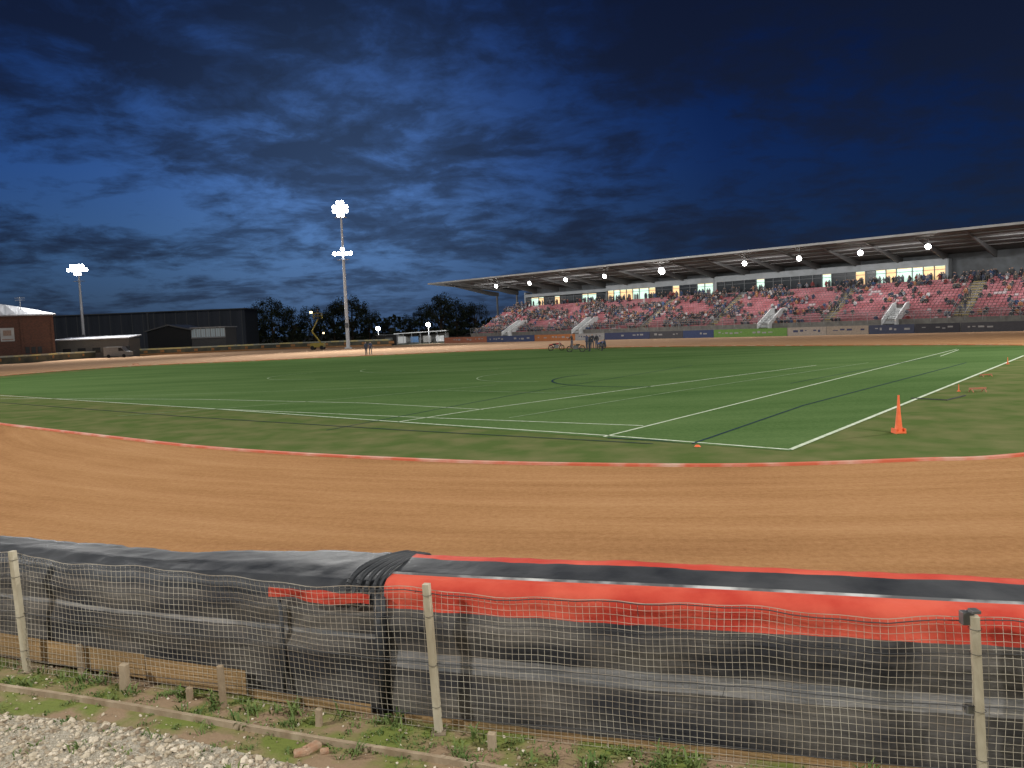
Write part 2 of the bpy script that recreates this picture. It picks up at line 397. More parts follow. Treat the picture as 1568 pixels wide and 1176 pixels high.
profR=[(-.02,.0,5),(-.02,.035,2),(-.03,.2,2),(-.01,.40,3),(-.0,.53,2),(-.03,.72,2),(.0,.865,0),(.02,.89,0),(-.0,.95,0),(.01,1.04,0),(.06,1.08,0),(.16,1.09,4),(.19,1.10,1),(.50,1.122,0),(.62,1.12,2),(.66,1.0,2),(.66,.0,2)]
airfence('inflatable_track_barrier',xj,9,profR,.04,lambda x:(1,.012*math.sin(x*1.3)),.019)
xr=sol_x(415,1.0,.1)
profL=[(.0,.0,2),(-.0,.22,2),(-.02,.5,2),(.0,.6,3),(0,.64,2),(.0,.8,2),(.03,.87,1),(.05,.95,1),(.10,1.0,1),(.3,1.03,1),(.6,1.01,1),(.68,.9,2),(.68,0,2)]
sol_x250=sol_x(250,1.0,.5)
def wl(x):
    f=max(0,min(1,(x-sol_x250)/(xj-sol_x250))); return (1+.5*math.sin(f*math.pi*.62),.03*f**.5-.035)
airfence('inflatable_track_barrier',-12,xj-.03,profL,.04,wl,.032)
b_=B()
def sheet(x0,x1,z0,z1,t,mi,amp=.01,nx=24,nz=4):
    n0=len(b_.V)
    for i in range(nx+1):
        for j in range(nz+1):
            x=x0+(x1-x0)*i/nx; z=z0+(z1-z0)*j/nz; z+=.015*math.sin(x*9)*(1-j/nz)*(amp>.005)
            b_.V.append(fp(x,t+mn.noise(Vector((x*6,z*5,0)))*amp,z))
    for i in range(nx):
        for j in range(nz):
            a=n0+i*(nz+1)+j; b_.F.append((a,a+nz+1,a+nz+2,a+1)); b_.I.append(mi)
sheet(xr,xj-.08,.90,.985,.065,0,.04,40,5)
b_.out('red_flap',AM,None,True)
b_=B()
xa=sol_x(-200,.2);xb=sol_x(368,.1)
sheet(xa,sol_x(210,.2),.05,.27,.085,5,.004); sheet(sol_x(212,.2),xb,.04,.25,.08,5,.004); sheet(xb+.02,sol_x(560,.1),.02,.10,.08,5,.004)
sheet(sol_x(640,.05),sol_x(1568,.05)+1.5,.01,.055,.07,5,.004)
b_.out('plywood_kickboard',AM,None,False)
b_=B()
for k,dx_ in enumerate((-.30,-.22,-.15,-.09,-.04)):
    x=xj+dx_; pts=[(.04,.80),(.02,.93),(.06,1.03),(.2,1.09),(.4,1.10),(.62,1.08),(.8,1.04),(.88,.93)]
    pp=[fp(x+.25*(t-.1)*(.9-k*.12),.14+t,z+.01) for t,z in pts]; pp=catmull(pp,4)
    for a,c in zip(pp[:-1],pp[1:]): b_.tube(a,c,.023-.003*k,k=8,cap=False)
b_.box(fp(xj-.02,.10,.48),(.09,.03,.96),0,Matrix.Rotation(-.3,3,'Z'))
b_.box(fp(sol_x(432,.6,.1),.10,.45),(.03,.02,.85),0,Matrix.Rotation(-.3,3,'Z'))
b_.out('barrier_joint_strap',m_blk,None,True)
# ------------------------------------------------------------------ cones and markers
m_or=mat('orange_plastic',(.72,.12,.04),.5,(.8,.17,.06),6)
def cone(u,v,h,name='traffic_cone'):
    p=P(u,v); b_=B(); w=h*.19
    b_.prism([p+Vector((w*math.cos(a),w*math.sin(a),.02)) for a in[math.pi/4+math.pi/2*i for i in range(4)]],(0,0,h*.045),0)
    pr=[(h*.105,.06),(h*.085,.2),(h*.05,.55),(h*.028,.9),(h*.024,1)]
    for (r1,z1),(r2,z2) in zip(pr[:-1],pr[1:]):
        b_.tube(p+Vector((0,0,z1*h)),p+Vector((0,0,z2*h)),r1,r2,20,0,True)
    b_.box(p+Vector((-w*.6,0,h*.07)),(.03,w*1.4,h*.14),0); b_.box(p+Vector((w*.6,0,h*.07)),(.03,w*1.4,h*.14),0)
    b_.out(name,[m_or,m_white])
cone(1376,664,.95)
def disc(u,v,s=.08):
    p=P(u,v);b_=B(); b_.tube(p+Vector((0,0,.02)),p+Vector((0,0,.06)),s,s*.45,20); b_.out('marker_disc',m_or)
disc(1068,685)
m_or2=mat('worn_orange_board',(.45,.14,.06),.7,(.35,.16,.1),4)
def hurdle(u,v,w,h):
    p=P(u,v); b_=B(); b_.box(p+Vector((0,0,h)),(w,.05,h*.4),0)
    for s in(-1,1): b_.tube(p+Vector((s*w*.38,-.15,.02)),p+Vector((s*w*.38,0,h)),.015); b_.tube(p+Vector((s*w*.38,.15,.02)),p+Vector((s*w*.38,0,h)),.015)
    b_.out('track_marker_board',m_or2)
hurdle(1497,601,.6,.15); hurdle(1510,577,.5,.10); hurdle(208,560,.8,.22)
cone(1468,600,.28); cone(1543,558,.38)
b_=B(); ribbon_v([P(1395,611),P(1450,614),P(1478,607)],.04,.02,b_,0,h=.03); b_.out('hose_pipe',m_wired)
# ------------------------------------------------------------------ people
SK=[randmat('skin',[(.44,.27,.19),(.36,.21,.15),(.46,.30,.23)]),
    randmat('jacket',[(.02,.02,.025),(.03,.04,.08),(.05,.05,.05),(.14,.14,.16),(.02,.03,.05),(.02,.02,.02),(.34,.34,.35),(.03,.03,.04),(.16,.03,.03),(.03,.06,.13),(.015,.015,.02),(.10,.08,.07),(.03,.03,.03),(.08,.09,.11),(.25,.11,.05),(.04,.045,.05),(.02,.025,.04),(.06,.06,.07)]),
    randmat('trousers',[(.02,.025,.04),(.03,.03,.035),(.05,.06,.1),(.08,.07,.06)]),
    randmat('hair',[(.02,.015,.01),(.05,.03,.02),(.12,.11,.10),(.01,.01,.01)])]
def person_mesh(name,j,lo_split):
    names=list(j.keys()); E=[('pelvis','spine'),('spine','chest'),('chest','neck'),('neck','head'),('head','crown')]
    for s in'LR': E+=[('chest','sh'+s),('sh'+s,'el'+s),('el'+s,'ha'+s),('pelvis','hip'+s),('hip'+s,'kn'+s),('kn'+s,'an'+s),('an'+s,'to'+s)]
    R={'pelvis':.14,'spine':.135,'chest':.155,'neck':.06,'head':.095,'crown':.07,'sh':.075,'el':.052,'ha':.045,'hip':.1,'kn':.065,'an':.045,'to':.045}
    me=bpy.data.meshes.new('t'); me.from_pydata([j[n] for n in names],[(names.index(a),names.index(b)) for a,b in E],[])
    o=bpy.data.objects.new('t',me); COL.objects.link(o); o.modifiers.new('s','SKIN'); sd=o.modifiers.new('d','SUBSURF'); sd.levels=1; sd.render_levels=1
    for i,nm in enumerate(names):
        k=R.get(nm,R.get(nm[:-1],.06)); me.skin_vertices[0].data[i].radius=(k,k*(.75 if nm in('chest','spine','pelvis') else 1)); me.skin_vertices[0].data[i].use_root=(nm=='pelvis')
    dg=bpy.context.evaluated_depsgraph_get(); r=bpy.data.meshes.new_from_object(o.evaluated_get(dg)); r.name=name
    bpy.data.objects.remove(o)
    r.materials.clear()
    for m in SK: r.materials.append(m)
    legs=[Vector(j[k]) for k in('hipL','hipR','knL','knR','anL','anR','toL','toR')]; hd=Vector(j['head']); nk=Vector(j['neck']); hands=[Vector(j['haL']),Vector(j['haR'])]
    for p in r.polygons:
        c=p.center; p.use_smooth=True
        if c.z>nk.z+.03: p.material_index=3 if (c.z>hd.z+.04 or c.y<hd.y-.03) else 0
        elif min((c-h).length for h in hands)<.07: p.material_index=0
        else:
            up=min((c-Vector(j[k])).length for k in('spine','chest','shL','shR','elL','elR','haL','haR')); lw=min((c-q).length for q in legs)
            mid=min((c-(Vector(j['kn'+s])+Vector(j[t+s]))/2).length for s in'LR' for t in('hip','an'))
            p.material_index=2 if min(lw,mid)<up else 1
    return r
def stand(ar=0,lean_=0,st=.1):
    return dict(pelvis=(0,0,.96),spine=(0,.01+lean_*.3,1.15),chest=(0,lean_,1.37),neck=(0,lean_+.01,1.53),head=(0,lean_+.03,1.63),crown=(0,lean_+.02,1.73),
     shL=(-.19,lean_,1.43),shR=(.19,lean_,1.43),elL=(-.25,lean_-.02,1.15),elR=(.25,lean_+ar*.2,1.15),haL=(-.24,lean_+.08,.9),haR=(.22,lean_+.08+ar*.35,.92+ar*.3),
     hipL=(-.1,0,.9),hipR=(.1,0,.9),knL=(-st,.03,.5),knR=(st,.02,.5),anL=(-st*1.1,0,.08),anR=(st*1.1,-.02,.08),toL=(-st*1.3,.15,.045),toR=(st*1.3,.13,.045))
def sit(ln=0,ar=0):
    return dict(pelvis=(0,0,.52),spine=(0,.02+ln*.4,.72),chest=(0,ln,.93),neck=(0,ln+.02,1.09),head=(0,ln+.04,1.19),crown=(0,ln+.03,1.29),
     shL=(-.19,ln,.99),shR=(.19,ln,.99),elL=(-.24,ln+.08,.73),elR=(.24,ln+.1,.74+ar*.2),haL=(-.12,.33,.64),haR=(.1,.33,.66+ar*.4),
     hipL=(-.1,.04,.5),hipR=(.1,.04,.5),knL=(-.13,.44,.5),knR=(.13,.44,.5),anL=(-.13,.42,.09),anR=(.13,.4,.09),toL=(-.14,.55,.045),toR=(.14,.54,.045))
PS=[person_mesh('standing_person',stand(),0),person_mesh('standing_person',stand(1,.05,.14),0)]
PT=[person_mesh('seated_person',sit(),0),person_mesh('seated_person',sit(.14),0),person_mesh('seated_person',sit(.05,1),0)]
def put(me,loc,rz,name,parent=None,s=1.0):
    o=bpy.data.objects.new(name,me); o.location=loc; o.rotation_euler=(0,0,rz); o.scale=(s,s,s); return link(o,parent)
put(PS[0],P(561,544),2.8,'track_official'); put(PS[1],P(567.5,543),-2.6,'track_official')
for (u,v,r0,k) in[(899,536,1,0),(907,534,3.4,1),(914,535,.4,0),(876,533,2,1),(903,538,2,0)]: put(PS[k],P(u,v),r0,'pit_crew_member')
put(PT[1],P(928,537),1.2,'crouching_crew_member')
m_tyre=mat('tyre',(.02,.02,.02),.8); m_chr=mat('chrome',(.12,.12,.12),.5,metal=.6)
def bike(u,v,rz,col):
    p=P(u,v); q=Matrix.Rotation(rz,3,'Z'); b_=B(); w=lambda x,y,z:p+q@Vector((x,y,z))
    for x in(-.7,.7):
        b_.torus(w(x,0,.33),.3,.045,q,24,6,0); b_.tube(w(x,-.05,.33),w(x,.05,.33),.05,mi=1)
        for a in range(0,360,60): b_.tube(w(x,0,.33),w(x+.3*math.cos(math.radians(a)),0,.33+.3*math.sin(math.radians(a))),.008,k=4,mi=1)
    for a,c,rr in(((-.7,.06,.33),(-.25,.05,.35),.025),((-.25,0,.35),(.2,0,.33),.06),((.7,.07,.33),(.45,.07,.95),.02),((.7,-.07,.33),(.45,-.07,.95),.02),((.48,0,.85),(-.3,0,.72),.025),((.48,0,.82),(.2,0,.33),.025),((-.3,0,.72),(-.25,0,.35),.025),((.42,-.4,.98),(.45,.4,.98),.018),((-.1,.12,.35),(-.75,.14,.45),.04)): b_.tube(w(*a),w(*c),rr,mi=1)
    b_.box(w(0,0,.5),(.5,.25,.4),1,q); b_.tube(w(-.02,0,.78),w(.32,0,.84),.11,.08,10,mi=2); b_.tube(w(-.45,0,.76),w(-.05,0,.76),.08,.09,8,mi=0)
    b_.tube(w(-.95,0,.68),w(-.5,0,.75),.05,.08,8,mi=2); b_.box(w(.6,0,.75),(.04,.28,.25),2,q)
    b_.out('speedway_motorcycle',[m_tyre,m_chr,mat('fairing',col,.4)])
bike(852,537,.4,(.3,.03,.03)); bike(882,539,2.8,(.4,.2,.1)); bike(921,535,1,(.05,.1,.3))
# ------------------------------------------------------------------ grandstand
gs=empty('grandstand',SO); gs.rotation_euler=(0,0,math.atan2(se.y,se.x))
m_conc=mat('stand_concrete',(.20,.19,.17),.9,(.14,.13,.12),1.5)
m_step=mat('step_concrete',(.22,.205,.20),.9,(.16,.15,.145),2)
m_wht=mat('white_wall',(.50,.51,.51),.7,(.42,.43,.43),1)
m_band=mat('parapet_band',(.26,.28,.30),.7,(.22,.24,.25),1)
m_back=mat('rear_wall',(.10,.11,.12),.8,(.07,.075,.08),1)
m_roofu=mat('roof_soffit',(.12,.12,.118),.8,(.095,.095,.095),.6,stretch=(.2,2,1))
m_rooft=mat('roof_top',(.16,.18,.20),.5,(.2,.22,.24),.5)
m_seat=mat('red_seat',(.27,.080,.090),.6,(.40,.17,.19),.5,detail=9)
m_seatw=mat('white_seat',(.45,.37,.38),.6)
m_yel=mat('yellow_step_paint',(.42,.33,.14),.8,(.3,.25,.12),3)
m_dark=mat('dark_glass',(.03,.035,.04),.15,spec=.6)
m_fr=mat('frame_grey',(.12,.13,.14),.5)
m_warm=emat('warm_interior',(1.0,.68,.34),.45); m_cool=emat('cool_interior',(.70,1.0,.85),.40)
m_steel=mat('galv_steel',(.28,.29,.30),.5,metal=.4)
m_mast=mat('mast_steel',(.55,.57,.60),.5)
m_beam=mat('painted_beam',(.14,.14,.14),.6)
NR=15; RD=.78; T0=1.6; ZF=1.35; RI=.37
rowz=lambda i:ZF+RI*i; rowt=lambda i:T0+RD*i
sx=lambda u,t,z:s_of(u,t,z)
stairs=[(sx(1280,6,3),1.5,2),(sx(1480,6,3),1.7,2),(sx(1000,6,3),1.2,1),(sx(1105,6,3),1.2,1)]
voms=[sx(787,3,2.5),sx(895,3,2.5),sx(1180,3,2.5),sx(1370,3,2.5)]
S0=4.0
b_=B()
for i in range(NR):
    b_.box((S0+(SL-S0)/2,rowt(i)+RD/2,rowz(i)/2),(SL-S0,RD-.003,rowz(i)),0)
b_.box((S0+(SL-S0)/2,T0-.15,.95),(SL-S0,.2,1.9),1)
b_.out('terrace_steps',[m_step,m_conc],gs)
seatb=B(); rr_=random.Random(3); gaps=[(s,w) for s,w,_ in stairs]+[(v,2.6) for v in voms]
spots=[]
for i in range(NR):
    s=S0+.4
    while s<SL-.5:
        blocked=any(abs(s-g)<w/2+.15 for g,w in gaps[:len(stairs)]) or (i<6 and any(abs(s-v)<1.3 for v in voms))
        if not blocked:
            z=rowz(i); t=rowt(i)+.42
            mi=1 if (int(s/2.2)+i//2)%6==0 and rr_.random()<.35 else 0
            seatb.box((s,t,z+.42),(.44,.38,.05),mi); seatb.box((s,t+.2,z+.60),(.42,.05,.24),mi)
            spots.append((s,t,z,i))
        s+=.5
seatb.out('seat_rows',[m_seat,m_seatw],gs)
b_=B()
for s,w,_ in stairs:
    for i in range(NR):
        b_.box((s,rowt(i)+RD/4-.02,rowz(i)+.09),(w*.92,RD/2-.02,.012),0); b_.box((s,rowt(i)+RD*.75-.02,rowz(i)+.09),(w*.92,RD/2-.02,.18),0)
    for sd in(-1,1): b_.tube((s+sd*w*.5,T0,ZF+1),(s+sd*w*.5,T0+RD*NR,ZF+RI*NR+1),.03,mi=1)
b_.out('aisle_steps',[m_yel,m_steel],gs)
b_=B()
for v in voms:
    for sd in(-1,1):
        x=v+sd*.85
        b_.prism([(x,.2,0.6),(x,T0+RD*5.6,rowz(5)),(x,T0+RD*5.6,rowz(5)+1.05),(x,T0+RD*4.0,rowz(5)+.9),(x,.2,1.95)],(.16,0,0),0)
    b_.poly([(v-.8,.3,1.3),(v+.85,.3,1.3),(v+.85,T0+RD*5.6,rowz(5)+.15),(v-.8,T0+RD*5.6,rowz(5)+.15)],1)
    for q in range(9): f=q/9; b_.box((v,.5+f*5,1.45+f*(rowz(5)-1.1)),(1.6,.3,.12),1)
    b_.tube((v-.7,.2,2.4),(v-.7,T0+RD*5,rowz(5)+1.6),.03,mi=2)
b_.out('vomitory_walls',[m_wht,m_wht,m_steel],gs)
b_=B()
for zz in(2.35,2.65,2.95): b_.tube((S0,1.2,zz),(SL,1.2,zz),.025,k=5)
s=S0
while s<SL: b_.tube((s,1.2,1.5),(s,1.2,2.95),.03,k=5); s+=2
b_.out('front_railing',m_steel,gs)
TB=T0+RD*NR; ZB=rowz(NR-1)
b_=B()
b_.box((SL/2+2,TB+1.4,ZB/2),(SL-4,2.79,ZB),0)
b_.box((SL/2+4,TB+3.2,ZB+2.5),(SL-8,.3,5.0),1)
b_.out('rear_structure',[m_conc,m_back],gs)
secs=[(800,925,0),(925,1090,1),(1095,1450,2)]
b_=B()
for (ua,ub,k) in secs:
    a=sx(ua,TB+1,8); c=sx(ub,TB+1,8)
    tf=TB+ (1.2 if k==2 else 1.8)
    zb=ZB+.55; zt=ZB+(2.75 if k else 2.4)
    b_.box(((a+c)/2,tf+.4,zt+.55),(c-a,.9,1.0 if k else .6),5)
    b_.box(((a+c)/2,tf+.1,zb-.1),(c-a,.2,.6),5)
    for xx in(a,c): b_.box((xx,tf+.9,ZB+1.9),(.35,1.8,3.7),5)
    s=a+.2
    while s<c-.4:
        w=random.choice([1.5,1.5,2.2]); w=min(w,c-s-.2)
        mi=random.choices([1,2,3],[.45,.22,.33])[0]
        b_.box((s+w/2,tf+.25,(zb+zt)/2+.15),(w-.12,.05,zt-zb-.2),mi)
        b_.box((s+w,tf+.15,(zb+zt)/2+.15),(.1,.12,zt-zb-.2),4)
        if mi!=1:
            for q in range(random.randint(1,3)):
                xq=s+w*random.uniform(.2,.8); b_.box((xq,tf+.2,zb+.6),(.42,.03,1.0),4); b_.tube((xq,tf+.21,zb+1.22),(xq,tf+.18,zb+1.22),.12,mi=4)
            b_.box((s+w/2,tf+.2,zt+.02),(w-.2,.03,.12),2 if mi==3 else 3)
        s+=w
    b_.box(((a+c)/2,tf+.14,zb+1.7),(c-a,.06,.06),4)
b_.out('hospitality_boxes',[m_wht,m_dark,m_warm,m_cool,m_fr,m_band],gs)
# roof
ZRF=12.75; ZRB=10.9; TR=-.5; TRB=TB+4
V=[(-7,TR,ZRF-.0),(SL,TR,ZRF),(SL,TRB,ZRB),(-1,TRB,ZRB),(-7,TR,ZRF+.30),(SL,TR,ZRF+.30),(SL,TRB,ZRB+.5),(-1,TRB,ZRB+.5)]
mesh('roof_slab',V,[(0,1,2,3),(7,6,5,4),(0,4,5,1),(1,5,6,2),(2,6,7,3),(3,7,4,0)],[m_roofu,m_rooft,m_wht],[0,1,2,2,2,2],gs)
b_=B(); s=-3
while s<SL:
    b_.prism([(s,TR+.6,ZRF-.12),(s,TRB-.2,ZRB-.03),(s,TRB-.2,ZRB-.9),(s,TB+1.5,ZRB-.8)],(.22,0,0),0)
    b_.box((s+.11,TRB-.7,ZRB/2-.3),(.3,.3,ZRB-.7),0)
    s+=6.2
for t in(2,5,8,11): z=ZRF+(ZRB-ZRF)*(t-TR)/(TRB-TR)-.09; b_.box((SL/2-2,t,z),(SL+2,.12,.14),0)
b_.out('roof_trusses',m_beam,gs)
m_lamp=emat('lamp_white',(1,.97,.92),30)
m_lamp2=emat('flood_lamp',(.93,.97,1),60)
lampU=[(760,438),(811,434),(866,430),(926,425),(1013,406),(1140,406),(1224,399),(1317,391),(1421,383)]
ls=B()
for k,(u,v) in enumerate(lampU):
    t=3.0; s=sx(u,t,11); z=11.35
    R=.62 if k==4 else .38
    ls.tube((s,t+.25,z+.1),(s,t,z),R*.5,R,16,1); ls.tube((s,t-.01,z-.005),(s,t-.07,z-.03),R*.95,R*.9,16,0)
    ls.box((s,t+.15,z+.6),(.08,.08,1.1),1)
ls.out('stand_lamps',[m_lamp,m_fr],gs)
def spot(name,loc,tgt,W,size=150,rad=.8,col=(1,.97,.92),blend=1.0,parent=None):
    ld=bpy.data.lights.new(name,'SPOT'); ld.energy=W; ld.spot_size=math.radians(size); ld.spot_blend=blend; ld.shadow_soft_size=rad; ld.color=col
    o=bpy.data.objects.new(name,ld); o.location=loc; d=Vector(tgt)-Vector(loc); o.rotation_euler=d.to_track_quat('-Z','Y').to_euler(); COL.objects.link(o)
    return o
for k in range(7):
    s=9+19.0*k
    o=bpy.data.lights.new('stand_light','AREA'); o.shape='RECTANGLE'; o.size=12; o.size_y=.4; o.energy=1400; o.color=(1,.97,.95)
    ob=bpy.data.objects.new('stand_light',o); link(ob,gs); ob.location=(s,2.4,11.6); ob.rotation_euler=(math.radians(28),0,0)
# crowd
crowd=empty('spectator_crowd'); crowd.parent=gs
def proju(s,t,z):
    p=SP(s,t,z)-EYE; return 784+F*p.dot(cr)/p.dot(fwd)
cn=0
for (s,t,z,i) in spots:
    if s>128: continue
    u=proju(s,t,z)
    cl=mn.noise(Vector((s*.16,i*.35,2)))
    if u<1130: pr=.48+cl*1.3
    elif u<1260: pr=.34+cl*1.3+(i>9)*.1
    else: pr=.0+cl*.32+(.25 if (i>=NR-2) else 0)+(.22 if min(abs(s-g) for g,w in gaps)<3 else 0)
    if u>1545: pr=.35
    if rr_.random()<pr:
        put(rr_.choice(PT),(s+rr_.uniform(-.05,.05),t-.02,z-.08),math.pi+rr_.uniform(-.5,.5),'spectator',crowd,rr_.uniform(.92,1.05)); cn+=1
for k in range(170):
    s=rr_.uniform(6,118)
    put(rr_.choice(PS),(s,TB+rr_.uniform(.1,1.0),ZB),math.pi+rr_.uniform(-.8,.8),'spectator',crowd,rr_.uniform(.93,1.05))
for g,w,_ in stairs:
    for k in range(5):
        i=rr_.randint(1,NR-1); put(PS[k%2],(g+rr_.uniform(-.4,.4),rowt(i)+.3,rowz(i)+.1),math.pi,'spectator',crowd)
# boards in front of stand
ab=B(); cols=[(.30,.10,.05),(.03,.05,.13),(.36,.13,.04),(.28,.28,.28),(.03,.04,.1),(.05,.05,.06),(.03,.05,.13),(.12,.24,.05),(.32,.28,.24),(.30,.25,.2),(.04,.05,.09),(.03,.03,.04),(.05,.05,.06)]
bm_=[mat('board_paint',c,.6) for c in cols]+[m_wht]
us=[680,745,818,880,925,995,1045,1092,1205,1265,1330,1400,1470,1700]
for k in range(len(us)-1):
    a=s_of(us[k],-1,1); c=s_of(us[k+1],-1,1) if us[k+1]<1600 else SL-1
    ab.box(((a+c)/2,-.9,.62),(c-a-.08,.08,1.2),k)
    s=a+.8
    while s<c-1: 
        w=random.uniform(.3,.9)
        if random.random()<.6: ab.box((s+w/2,-.945,.68+random.uniform(-.1,.1)),(w*.8,.012,random.uniform(.1,.35)),3 if k not in(3,8,9) else 4)
        s+=w+.15
ab.out('advertising_boards',bm_,gs)
# ------------------------------------------------------------------ far-left perimeter barrier
bar=B(); mb=[mat('barrier_dark',(.05,.055,.045),.7,(.12,.11,.07),.6),mat('barrier_yellow',(.60,.53,.24),.6,(.32,.34,.29),.4,lo=.45,hi=.55),mat('barrier_orange',(.4,.2,.08),.7)]
path=catmull([Vector((-99,118,0))]+fl,12)
ribbon_v(path,.6,0,bar,0,h=1.15); ribbon_v([p+Vector((0,-.02,0)) for p in path],.66,1.15,bar,1,h=.28); ribbon_v([p+Vector((.0,-.4,0)) for p in path],.1,.0,bar,2,h=.35)
for p in path[::2]: bar.box(p+Vector((0,-.36,.75)),(1.1,.04,.5),2)
bar.out('perimeter_barrier',mb)
b_=B(); b_.box(P(592,529)+Vector((0,1.5,1.1)),(4.2,2.5,2.2),0); b_.box(P(592,529)+Vector((0,1.5,2.28)),(4.5,2.8,.14),1); b_.box(P(592,529)+Vector((.5,.23,1.2)),(1.6,.05,.9),1)
b_.out('marshal_hut',[mat('hut_dark',(.02,.02,.02),.7),m_fr])
# ------------------------------------------------------------------ floodlight masts
def mast(u_b,u_t,v_t,d,levels,name='floodlight_mast'):
    pb=H(u_b,525,d); pb.z=0; e=empty(name,pb); zt=H(u_t,v_t,d).z
    b_=B(); b_.tube((0,0,0),(0,0,zt*.5),.36,.27,12,0); b_.tube((0,0,zt*.5),(0,0,zt),.27,.15,12,0); b_.tube((0,0,0),(0,0,.3),.7,.7,12,0)
    b_.box((0,-.35,4.5),(.6,.4,.9),1)
    for i in range(int(zt/1.2)): b_.box((.36,0,1+i*1.2),(.2,.04,.04),0)
    for (v,rowsn) in levels:
        z=H(u_t,v,d).z
        for rrow,n_ in enumerate(rowsn):
            zz=z-(rrow-(len(rowsn)-1)/2)*.78
            b_.tube((-n_*.36,-.2,zz),(n_*.36,-.2,zz),.06,k=6); b_.box((0,-.12,zz),(.4,.4,.2),0)
            for k in range(n_):
                x=(k-(n_-1)/2)*.76; dr=Vector((.12*x,-1,-.45)).normalized(); c=Vector((x,-.5,zz+.05))
                b_.tube(c-dr*.35,c,.16,.38,14,1); b_.tube(c+dr*.005,c+dr*.06,.36,.35,14,2)
        b_.box((0,-.1,z-1.5),(2.2,.9,.06),0)
    b_.out('mast_body',[m_mast,m_fr,m_lamp2],e); return pb,zt
mA,zA=mast(533,521,312,150,[(321,(2,4,4,2)),(386,(1,5,))])
mB,zB=mast(129,119,406,168,[(411,(4,6)),(420,(2,))])
Ccol=(1,.98,.94)
spot('flood_light',(mA.x,mA.y-2,zA),(0,60,0),175000,130,1.2,Ccol)
spot('flood_light',(mB.x,mB.y-2,zB),(-20,70,0),130000,130,1.2,Ccol)
for (x,y,z,tx,ty,W) in[(-32,-8,24,-2,22,68000),(26,-12,24,6,24,68000),(-75,45,26,-10,60,155000),(62,38,26,5,50,155000)]:
    e=empty('floodlight_mast',(x,y,0)); b_=B(); b_.tube((0,0,0),(0,0,z),.36,.16,12,0)
    for k in range(6): b_.box(((k-2.5)*.66,0,z-.6),(.5,.2,.42),1)
    b_.out('mast_body',[m_steel,m_fr],e)
    spot('flood_light',(x,y,z+.6),(tx,ty,0),W,140,1.2,Ccol)
# ------------------------------------------------------------------ buildings left
m_brick,n,l,b=nt('brick'); tc=n.new('ShaderNodeTexCoord'); br=n.new('ShaderNodeTexBrick'); br.inputs['Scale'].default_value=2; br.inputs['Color1'].default_value=(.15,.06,.04,1); br.inputs['Color2'].default_value=(.09,.038,.027,1); br.inputs['Mortar'].default_value=(.10,.085,.07,1)
mp=n.new('ShaderNodeMapping'); mp.inputs['Rotation'].default_value=(math.pi/2,0,0); l.new(tc.outputs['Object'],mp.inputs[0]); l.new(mp.outputs[0],br.inputs['Vector']); l.new(br.outputs[0],b.inputs['Base Color']); b.inputs['Roughness'].default_value=.9
m_roofl=mat('pale_metal_roof',(.55,.56,.60),.5,(.40,.42,.46),.4,stretch=(4,.2,1))
D=150; c0=H(84,520,D); c0.z=0; zt=H(84,482,D).z
bb=empty('brick_clubhouse',c0); bb.rotation_euler=(0,0,math.radians(31))
b_=B(); b_.prism([(-28,0,0),(0,0,0),(0,0,zt),(-28,0,zt)],(0,20,0),0); b_.out('walls',m_brick,bb)
# pale roof hipped back from the eaves, with a curved upper edge
b_=B(); V=[];Fc=[]
NXR=14
for i in range(NXR+1):
    x=.5-29*i/NXR; h=2.6*min(1,max(0,(-x+.5)/11))**.75
    V+=[(x,-.6,zt-.05),(x,-.6,zt+.18),(x,4.5,zt+.2+h),(x,20.6,zt+.2+h)]
for i in range(NXR):
    a=i*4
    for j in range(3): Fc.append((a+j,a+j+1,a+5+j,a+4+j))
Fc.append((0,1,2,3))
mesh('roof',V,Fc,m_roofl,None,bb)
b_=B(); xs_=-7.6; zs=H(23,512,D-4).z
b_.box((xs_,-.05,zs),(2.2,.08,2.5),0); b_.box((xs_,-.1,zs+.3),(1.3,.03,1.0),1); b_.box((xs_,-.1,zs-.9),(1.8,.03,.2),1)
for k in range(5): b_.box((-.3-k*5,-.12,zt/2-.2),(.4,.24,zt-.5),2)
for k in range(3): b_.box((-2.6-k*1.0,-.04,2.2),(.7,.06,1.2),3)
b_.tube((-5.2,2,zt+.5),(-5.2,2,zt+3.6),.05); b_.tube((-6.0,2,zt+3.4),(-4.4,2,zt+3.4),.03); b_.tube((-6.0,2,zt+3.0),(-4.4,2,zt+3.0),.03)
b_.out('wall_sign',[m_wht,mat('sign_print',(.35,.25,.2),.6),m_brick,m_dark],bb)
m_ind=mat('industrial_cladding',(.07,.08,.10),.8,(.05,.06,.075),.3,stretch=(3,.2,.2))
w=empty('industrial_warehouse'); D=235; b_=B()
xa=H(80,500,D).x; xb_=H(376,500,D).x; za=H(226,479,D).z
b_.box(((xa+xb_)/2,D+6,za/2),(xb_-xa,12,za),0); b_.box(((xa+xb_)/2,D+6,za+.15),(xb_-xa+.8,12.8,.3),1)
for k in range(18): b_.box((xa+1+k*(xb_-xa-2)/17,D-.06,za/2),(.25,.12,za-.4),1)
b_.box((H(228,500,D).x,D-.3,za/2),(.5,.6,za-.1),1)
b_.out('cladding',[m_ind,m_fr],w)
sh=empty('low_shed'); D=158; b_=B(); xa=H(86,520,D).x; xb_=H(196,520,D).x; z1=H(140,517,D).z
b_.box(((xa+xb_)/2,D+2.5,(z1-.4)/2),(xb_-xa,5,z1-.4),0); b_.prism([(xa-.3,D-.4,z1-.4),(xb_+.3,D-.4,z1-.4),(xb_+.3,D+5.4,z1+.1),(xa-.3,D+5.4,z1+.1)],(0,0,.2),1); 
for k in range(5): b_.box((xa+2+k*3,D-.03,1.6),(1.6,.06,1.0),2)
